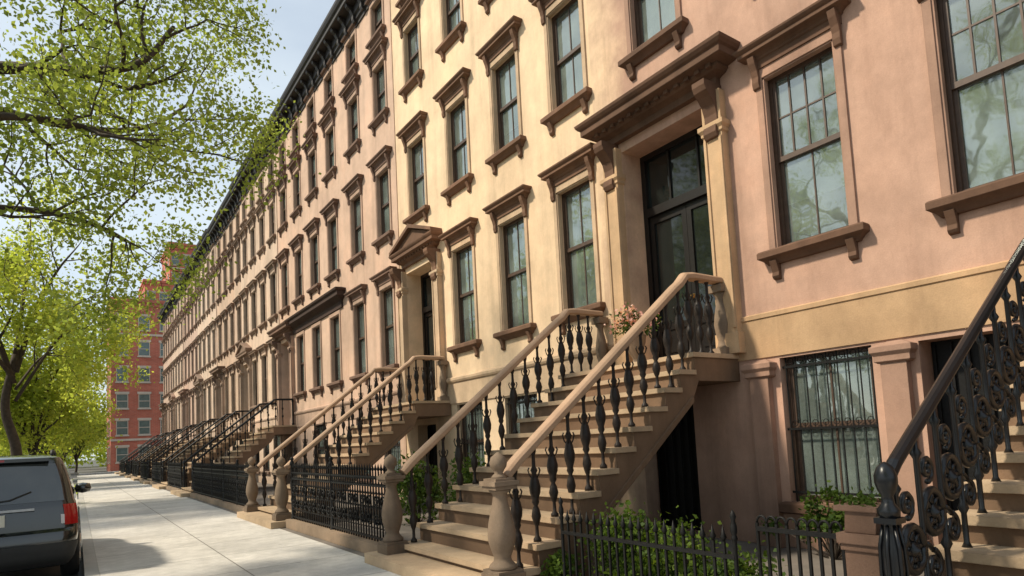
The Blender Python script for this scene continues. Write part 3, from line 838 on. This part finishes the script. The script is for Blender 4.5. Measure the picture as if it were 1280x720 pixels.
ml = [([(0.05,0,4.6),(.5,.3,6.5),(1.1,.4,8.2),(1.8,.5,9.4)], .10),
      ([(0,0,4.2),(-.6,-.4,6.2),(-1.6,-.6,8.0),(-2.6,-.6,10)], .11),
      ([(0.05,0,5.2),(.2,.8,7.4),(.3,1.8,9.4),(.3,2.4,11.0)], .09),
      ([(0.05,0,3.6),(.8,-.4,5.0),(1.4,-.8,5.9),(2.0,-.8,6.5)], .06),
      ([(0.05,0,4.0),(.7,.8,5.2),(1.3,1.2,5.5),(1.8,1.6,5.5)], .05),
      ([(0,0,4.4),(-1.0,-1.2,5.8),(-2,-2,6.6),(-3,-2.6,7.0)], .08)]
tree('yellow green tree with a leaning forked trunk on the kerb beyond the dark car', (-1.75,27,0), ml, [(-.1,0,-.02),(.1,0,1.8),(-.22,0,3.4),(0.05,0,5.2)], .19, 4, 1.0, M['leaf_yellow'], 14, .28, .13, 21, 7)
for i, (x, y, h, sp, lm, txt) in enumerate([
    (-2.0,45,8.5,2.9,'leaf_yellow','second kerbside tree past the car, yellow green with low branches'),
    (-2.0,61,8.5,2.9,'leaf_yellow','third kerbside tree past the car, near the road junction'),
    (-8.5,66,11,4.5,'leaf_yellow','bright yellow green tree across the road beyond the leaning tree'),
    (-3.6,92,11,4.8,'leaf_yellow','hazy yellow green tree beyond the road junction, in the middle'),
    (-8.6,88,14,6,'leaf_yellow','tall pale tree beyond the road junction, at far left'),
    (.0,100,8.0,2.9,'leaf_near','small rounded green tree left of the red brick block'),
    (-1.6,125,10,5,'leaf_yellow','distant pale tree closing the view along the pavement'),
    (-8.4,24,13,5.0,'leaf_near','full green tree across the road, first beyond the overhanging one'),
    (-8.4,-5,12,5.0,'leaf_near','full green tree across the road, opposite the black scrollwork stoop'),
    (-8.4,42,12,5.0,'leaf_near','full green tree across the road, second beyond the overhanging one')]):
    q = y > 43
    tree(txt, (x,y,.0 if (x < -7.6 and y < 80) or x == -2.0 else -.15), simple_limbs(h, sp, 8, rr, h*.2, .09), [(0,0,-.02),(.1,0,h*.15),(-.08,.05,h*.3),(0,0,h*.5)], .15, 4 if q else 3, sp*.3, M[lm], 9 if q else 30, .45 if q else .5, .22 if q else .26, 40+i, 6, 6)
r_ = np.random.default_rng(77); nc = 900
c = np.stack([r_.uniform(-45,26,nc), r_.uniform(150,175,nc), 9*np.sqrt(r_.random(nc))+1.0*np.sin(np.arange(nc))], 1); c[:,2] = np.maximum(c[:,2]*(0.8+.35*np.sin(c[:,0]*.45)), .3)
tag(obj('distant_trees', leaf_mesh('distant_trees', c, .9, 22, .8, M['leaf_yellow'], 78)), 'hazy belt of distant trees closing the end of the street', 'trees', kind='stuff')

# ------------------------------------------------------------------ shrubs, planters
def shrub(name, label, cat, loc, rx, ry, h, n, size, mat, seed, group=None, base=.05):
    r = np.random.default_rng(seed)
    T = thing(name, label, cat, loc, 0, group)
    nc = 26
    c = r.normal(0,.45,(nc,3)); c[:,0] *= rx; c[:,1] *= ry; c[:,2] = base+h*(.25+.7*r.random(nc))*(1-.35*np.minimum(1,(c[:,0]/rx)**2+(c[:,1]/ry)**2))
    obj('foliage', leaf_mesh('foliage', c, min(rx,ry)*.24, n//nc, size, mat, seed), T)
    mb = MB()
    for k in range(0,nc,2): mb.tube([(0.1*c[k,0],0.1*c[k,1],0),(.5*c[k,0],.5*c[k,1],c[k,2]*.5),tuple(c[k])], [.012,.009,.004], 4)
    obj('stem', mb.mesh('stem', [M['bark']], False), T)
    return T
shrub('shrub', 'bright yellow green shrub behind the low fence beside the stone stoop', 'shrub', (4.25,4.3,.0), .36, .4, .72, 2600, .05, M['leaf_shrub'], 1, 'garden shrubs')
shrub('shrub', 'middle rounded shrub behind the low fence', 'shrub', (4.35,3.75,.0), .34, .38, .62, 2200, .05, M['leaf_shrub'], 2, 'garden shrubs')
shrub('shrub', 'small dark shrub behind the low fence, farthest from the stone stoop', 'shrub', (4.3,3.2,.0), .3, .3, .48, 1500, .05, M['leaf_dark'], 3, 'garden shrubs')
shrub('shrub', 'leafy green plant at the foot of the pale stone newel on the near stoop', 'shrub', (3.8,4.76,0), .14, .12, .42, 600, .05, M['leaf_shrub'], 4, 'garden shrubs')
for i, (y, x) in enumerate(((9.2,5.6),(11.0,5.4))):
    shrub('shrub', ['green shrub behind the ornate fence near the stone stoop','green shrub behind the ornate fence near the pediment house stoop'][i], 'shrub', (x,y,0), .6, .6, 1.1, 2200, .08, M['leaf_dark'], 8+i, 'garden shrubs')
shrub('shrub', 'low green plants at the foot of the leaning tree', 'shrub', (-1.1,26.5,0), .9, 1.4, .7, 1800, .12, M['leaf_yellow'], 12, 'garden shrubs')
shrub('shrub', 'low greenery growing against the wall under the barred basement window', 'shrub', (6.85,3.75,0), .18, .6, .85, 1700, .055, M['leaf_dark'], 14, 'garden shrubs')
T = thing('stone_pedestal', 'square dark brown stone pedestal between the low gate and the scrollwork stoop', 'pedestal', (3.86,1.9,0))
M['potstone'] = stone_mat('pot_stone', 0.3, 0.3, col=(0.17,0.105,0.075), grime=False)
mb = MB(); mb.box(-.13,.13,-.13,.13,0,.14); mb.box(-.095,.095,-.095,.095,.14,.74); mb.box(-.11,.11,-.11,.11,.74,.78); mb.box(-.125,.125,-.125,.125,.78,.84); obj('shaft', mb.mesh('shaft', [M['potstone']]), T)
T = thing('planter', 'weathered square stone planter with a little greenery standing on the stone pedestal', 'planter', (3.86,1.9,.842))
mb = MB(); mb.prism([(-.09,-.09,0),(.09,-.09,0),(.115,-.115,.13),(-.115,-.115,.13)], (0,.18,0)); mb.box(-.13,.13,-.125,.125,.13,.16)
obj('pot', mb.mesh('pot', [M['potstone']]), T)
r_ = np.random.default_rng(15); c = np.stack([r_.normal(0,.04,6), r_.normal(0,.04,6), r_.uniform(.16,.2,6)], 1)
obj('foliage', leaf_mesh('foliage', c, .03, 24, .035, M['leaf_dark'], 5), T)
T = thing('flower_urn', 'urn of pink and white flowers beside the near front door', 'planter', (6.85,6.5,2.455))
mb = MB(); mb.lathe([(.10,0),(.10,.04),(.05,.08),(.05,.14),(.1,.22),(.15,.36),(.16,.44),(.175,.47),(.16,.48),(.0,.44)], (0,0,0), 16); obj('pot', mb.mesh('pot', [M['newel_stone']]), T)
r_ = np.random.default_rng(3); c = r_.normal(0,.10,(22,3)); c[:,2] = .66+c[:,2]*1.1
obj('foliage', leaf_mesh('foliage', c, .05, 26, .055, M['leaf_dark'], 7), T)
obj('blossom', leaf_mesh('blossom', c*1.0+np.array([-.04,-.02,.05]), .06, 14, .055, M['blossom'], 9), T)

# ------------------------------------------------------------------ distant buildings
def block(label, x0, x1, yf, depth, H, mat, floors, cols, z_first=1.0):
    b = thing('apartment_block', label, 'building', ((x0+x1)/2, yf, 0))
    w = x1-x0; mb = MB(); mb.box(-w/2,w/2,0,depth,-.14,H); obj('wall', mb.mesh('wall', [mat]), b)
    mb = MB(); mb.box(-w/2-.25,w/2+.25,-.3,depth+.25,H,H+.4); mb.box(-w/2-.12,w/2+.12,-.15,depth+.1,H-.4,H-.002); obj('cornice', mb.mesh('cornice', [mat]), b)
    fh = (H-1.2)/floors
    for f in (1, floors-1):
        mb = MB(); mb.box(-w/2-.05,w/2+.05,-.1,-.002,f*fh+.3,f*fh+.55); obj('band', mb.mesh('band', [M['limestone']]), b)
    ww, wh = 1.2, fh*.54
    k = round(wh,2)
    def fr():
        m = MB(); t = .07
        m.box(-ww/2,-ww/2+t,-.05,.02,0,wh); m.box(ww/2-t,ww/2,-.05,.02,0,wh); m.box(-ww/2+t,ww/2-t,-.05,.02,wh-t,wh); m.box(-ww/2+t,ww/2-t,-.05,.02,0,t); m.box(-ww/2+t,ww/2-t,-.06,.02,wh*.5-.04,wh*.5+.04)
        return m.mesh('window', [M['limestone']])
    def pn():
        m = MB(); m.add([(-ww/2,-.02,0),(ww/2,-.02,0),(ww/2,-.02,wh),(-ww/2,-.02,wh)], [(0,1,2,3)]); return m.mesh('window_pane', [M['farglass']])
    def ln():
        m = MB(); m.box(-ww/2-.12,ww/2+.12,-.1,.02,wh+.002,wh+.26); return m.mesh('lintel', [M['limestone']])
    def sl():
        m = MB(); m.box(-ww/2-.1,ww/2+.1,-.14,.02,-.16,-.002); return m.mesh('sill', [M['limestone']])
    def win(loc, rot):
        o_ = obj('window', cached(('bf',k), fr), b, loc, rot)
        obj('window_pane', cached(('bp',k), pn), o_); obj('lintel', cached(('bl',k), ln), o_); obj('sill', cached(('bsl',k), sl), o_)
    for f in range(floors):
        for c in range(cols): win((-w/2+w*(c+.5)/cols,0,f*fh+z_first), (0,0,0))
        for c in range(3): win((-w/2,depth*(c+.5)/3,f*fh+z_first), (0,0,-PI/2))
    return b
block('red brick apartment block at the far end of the street behind the trees', 3.3, 12.3, 86, 12, 20.0, M['brick'], 6, 4)
block('tall orange brick tower rising above the far rooftops', 13.2, 18.5, 120, 12, 38, M['brick2'], 11, 3)
block('deep red brick tower just left of the orange tower', 8.8, 12.3, 112, 10, 29, M['brick2'], 9, 2)

# ------------------------------------------------------------------ car
M['paint'] = plain('dark_car_paint', (0.009,0.012,0.012), 0.2, 0.0, 0.1, 3, 0, 1.0)
M['plastic'] = plain('grey_car_plastic', (0.022,0.023,0.023), 0.6)
M['rubber'] = plain('tyre_rubber', (0.012,0.012,0.012), 0.8)
M['alloy'] = plain('alloy', (0.5,0.5,0.5), 0.3, 1.0)
M['redlens'] = plain('red_lens', (0.35,0.008,0.008), 0.1, 0, 0.1, 10, 0, 0.8)
M['whitelens'] = plain('white_lens', (0.55,0.5,0.48), 0.12, 0, 0.1, 10, 0, 0.8)
M['plate'] = plain('plate', (0.62,0.6,0.5), 0.4)
LV = [
 (.24,.80,-2.10,2.05,.16,.4),(.34,.87,-2.21,2.18,.2,.45),(.50,.91,-2.245,2.25,.22,.5),(.62,.925,-2.25,2.25,.22,.5),(.70,.93,-2.225,2.22,.22,.5),(.74,.93,-2.165,2.2,.2,.5),
 (.9,.925,-2.155,2.12,.2,.5),(1.0,.915,-2.14,1.95,.2,.5),(1.07,.90,-2.125,1.2,.2,.3),(1.10,.885,-2.115,1.1,.19,.25),(1.3,.845,-2.065,.82,.17,.2),(1.5,.795,-2.01,.5,.16,.2),(1.62,.755,-1.97,.28,.16,.2),(1.68,.715,-1.93,.1,.16,.2),(1.715,.62,-1.82,-.1,.16,.2),(1.735,.3,-1.4,-.4,.12,.12)]
def lvl(z):
    for i in range(len(LV)-1):
        if LV[i][0] <= z <= LV[i+1][0]:
            t = (z-LV[i][0])/(LV[i+1][0]-LV[i][0]); return [a+(b-a)*t for a, b in zip(LV[i], LV[i+1])]
    return list(LV[-1])
NR, NC_, NSD = 4, 8, 16
def outline(z, off=0.0):
    _, w, yr, yf, rr_, rf = lvl(z); w += off; yr -= off; yf += off
    half = []
    for k in range(NR):
        x = (w-rr_)*k/NR; half.append((x, yr+0.03*(x/w)**2))
    for k in range(NC_+1):
        a = -PI/2+PI/2*k/NC_; half.append((w-rr_+rr_*math.cos(a), yr+rr_+rr_*math.sin(a)+.03*(1-k/NC_)))
    for k in range(1, NSD): half.append((w, yr+rr_+(yf-rf-yr-rr_)*k/NSD))
    for k in range(NC_+1):
        a = PI/2*k/NC_; half.append((w-rf+rf*math.cos(a), yf-rf+rf*math.sin(a)))
    for k in range(1, NR+1): half.append(((w-rf)*(1-k/NR), yf))
    return half
car = thing('parked_car', 'dark sport utility car parked at the kerb on the left, seen from behind', 'car', (-.9,12.5,-.128))
mb = MB(); rings = []
for L_ in LV:
    h_ = outline(L_[0]); full = h_+[(-x,y) for x, y in reversed(h_[1:-1])]
    rings.append([(x,y,L_[0]) for x, y in full])
N_ = len(rings[0]); vs = [v for r in rings for v in r]; fs = []
for i in range(len(rings)-1):
    for k in range(N_): fs.append((i*N_+k, i*N_+(k+1)%N_, (i+1)*N_+(k+1)%N_, (i+1)*N_+k))
fs.append(tuple(reversed(range(N_)))); fs.append(tuple((len(rings)-1)*N_+k for k in range(N_)))
mb.add(vs, fs, 0, True)
me = mb.mesh('body', [M['paint']])
try: me.set_sharp_from_angle(angle=R(28))
except Exception: pass
obj('body', me, car)
def patch(name, i0, i1, z0, z1, off, mat, sides=(1,), nz=6, parent=car):
    for s in sides:
        mb = MB(); vs = []; fs = []; n = i1-i0+1
        for j in range(nz+1):
            z = z0+(z1-z0)*j/nz; h_ = outline(z, off)
            for k in range(i0, i1+1): vs.append((s*h_[k][0], h_[k][1], z))
        for j in range(nz):
            for k in range(n-1): fs.append((j*n+k, j*n+k+1, (j+1)*n+k+1, (j+1)*n+k))
        mb.add(vs, fs, 0, True); obj(name, mb.mesh(name, [mat]), parent)
def patch_sym(name, i1, z0, z1, off, mat, nz=6):
    mb = MB(); vs = []; fs = []
    n = 2*i1+1
    for j in range(nz+1):
        z = z0+(z1-z0)*j/nz; h_ = outline(z, off)
        for k in range(-i1, i1+1):
            x, y = h_[abs(k)]; vs.append((x if k >= 0 else -x, y, z))
    for j in range(nz):
        for k in range(n-1): fs.append((j*n+k, j*n+k+1, (j+1)*n+k+1, (j+1)*n+k))
    mb.add(vs, fs, 0, True); return obj(name, mb.mesh(name, [mat]), car)
patch_sym('rear_window', 6, 1.10, 1.60, .006, M['darkglass'])
patch_sym('bumper', NR+NC_+1, .26, .56, .012, M['plastic'])
patch('taillight', NR+1, NR+6, .78, 1.05, .014, M['redlens'], (1,-1))
patch('reversing_light', NR+0, NR+1, .80, .92, .014, M['whitelens'], (1,-1))
i0 = NR+NC_+1
patch('side_window', i0, i0+5, 1.13, 1.55, .006, M['darkglass'], (1,-1)); patch('side_window', i0+6, i0+10, 1.13, 1.55, .006, M['darkglass'], (1,-1)); patch('side_window', i0+11, i0+14, 1.13, 1.47, .006, M['darkglass'], (1,-1))
def wheel_mesh():
    mb = MB(); mb.lathe([(.2,-.11),(.33,-.11),(.355,-.08),(.36,0),(.355,.08),(.33,.11),(.2,.11)], (0,0,0), 28, axis='x'); return mb.mesh('wheel', [M['rubber']])
def rim_mesh():
    mb = MB(); mb.lathe([(.05,.07),(.06,.12),(.0,.125)], (0,0,0), 12, axis='x'); mb.lathe([(.2,.09),(.23,.115),(.235,.09)], (0,0,0), 28, axis='x')
    for k in range(5):
        a = 2*PI*k/5; ca, sa = math.cos(a), math.sin(a)
        mb.tube([(.1,.04*ca,.04*sa),(.105,.215*ca,.215*sa)], .028, 6)
    return mb.mesh('rim', [M['alloy']])
for sx in (-1,1):
    for y in (-1.35,1.35):
        wl = obj('wheel', cached('wh', wheel_mesh), car, (sx*.835,y,.36)); rm = obj('rim', cached('rim', rim_mesh), wl); rm.scale = (sx,1,1)
        mb = MB(); mb.tube([(0,.42*math.cos(a),.42*math.sin(a)) for a in [PI*i/14 for i in range(15)]], .035, 6); obj('wheel_arch', mb.mesh('wheel_arch', [M['plastic']]), car, (sx*.915,y,.36))
    mb = MB(); mb.lathe([(0,-.12),(.07,-.1),(.09,0),(.07,.1),(0,.12)], (0,0,0), 12, axis='x'); obj('mirror', mb.mesh('mirror', [M['paint']]), car, (sx*1.0,.62,1.15))
    mb = MB(); mb.tube([(sx*.62,-1.5,1.72),(sx*.62,-1.4,1.775),(sx*.62,-.5,1.78),(sx*.62,.0,1.76),(sx*.62,.1,1.69)], .02, 6); obj('roof_rail', mb.mesh('roof_rail', [M['plastic']]), car)
mb = MB(); mb.box(-.16,.16,-2.19,-2.17,.82,.97); obj('licence_plate', mb.mesh('licence_plate', [M['plate']]), car)
mb = MB(); mb.box(-.46,.46,-2.19,-2.13,1.0,1.03); obj('trim_strip', mb.mesh('trim_strip', [M['alloy']]), car)
mb = MB(); mb.box(-.6,.6,-2.06,-1.93,1.635,1.68); obj('spoiler', mb.mesh('spoiler', [M['paint']]), car)
mb = MB(); mb.box(-.14,.14,-2.067,-2.061,1.645,1.67); obj('brake_light', mb.mesh('brake_light', [M['redlens']]), car)
mb = MB(); mb.tube([(0,-2.12,1.13),(.2,-2.12,1.15),(.42,-2.085,1.24)], .01, 5); obj('wiper', mb.mesh('wiper', [M['plastic']]), car)

# ------------------------------------------------------------------ light, sky, camera
SUN = Vector((-.76,.33,.92)).normalized()
el = math.asin(SUN.z); az = math.atan2(SUN.x, SUN.y)
w = bpy.data.worlds.new('World'); scene.world = w; w.use_nodes = True
nt = w.node_tree; nt.nodes.clear()
out = nt.nodes.new('ShaderNodeOutputWorld'); bg = nt.nodes.new('ShaderNodeBackground'); bg.inputs[1].default_value = .15
sk = nt.nodes.new('ShaderNodeTexSky'); sk.sky_type = 'NISHITA'; sk.sun_disc = False; sk.sun_elevation = el; sk.sun_rotation = az; sk.air_density = 1.0; sk.dust_density = 1.5
tc = nt.nodes.new('ShaderNodeTexCoord'); mp = nt.nodes.new('ShaderNodeMapping'); mp.inputs['Scale'].default_value = (1,1,2.2)
nz = nt.nodes.new('ShaderNodeTexNoise'); nz.inputs['Scale'].default_value = 2.4; nz.inputs['Detail'].default_value = 7
cr = nt.nodes.new('ShaderNodeValToRGB'); cr.color_ramp.elements[0].position = .38; cr.color_ramp.elements[1].position = .8
cr.color_ramp.elements[0].color = (.5,.5,.5,1)
mx = nt.nodes.new('ShaderNodeMix'); mx.data_type = 'RGBA'; mx.inputs[7].default_value = (5.9,6.6,7.0,1)
nt.links.new(tc.outputs['Generated'], mp.inputs[0]); nt.links.new(mp.outputs[0], nz.inputs['Vector']); nt.links.new(nz.outputs[0], cr.inputs[0])
nt.links.new(cr.outputs[0], mx.inputs[0]); nt.links.new(sk.outputs[0], mx.inputs[6]); nt.links.new(mx.outputs[2], bg.inputs[0]); nt.links.new(bg.outputs[0], out.inputs[0])
sl = bpy.data.lights.new('sun', 'SUN'); sl.energy = 5.0; sl.angle = R(4.0); sl.color = (1.0,.885,.70)
so = bpy.data.objects.new('sun', sl); C.objects.link(so); so.rotation_euler = (-SUN).to_track_quat('-Z','Y').to_euler(); so.location = SUN*60

cam = bpy.data.cameras.new('camera'); co = bpy.data.objects.new('camera', cam); C.objects.link(co)
cam.sensor_width = 36; cam.lens = 36*780/1280; cam.shift_y = (487-360)/1280; cam.clip_end = 3000; cam.clip_start = .05
mat = Matrix.Rotation(R(-35.05),4,'Z') @ Matrix.Rotation(R(90+4.45),4,'X') @ Matrix.Rotation(-.05,4,'Z')
co.matrix_world = Matrix.Translation((0,0,1.5)) @ mat
scene.camera = co
scene.view_settings.view_transform = 'Standard'; scene.view_settings.look = 'None'; scene.view_settings.exposure = 0
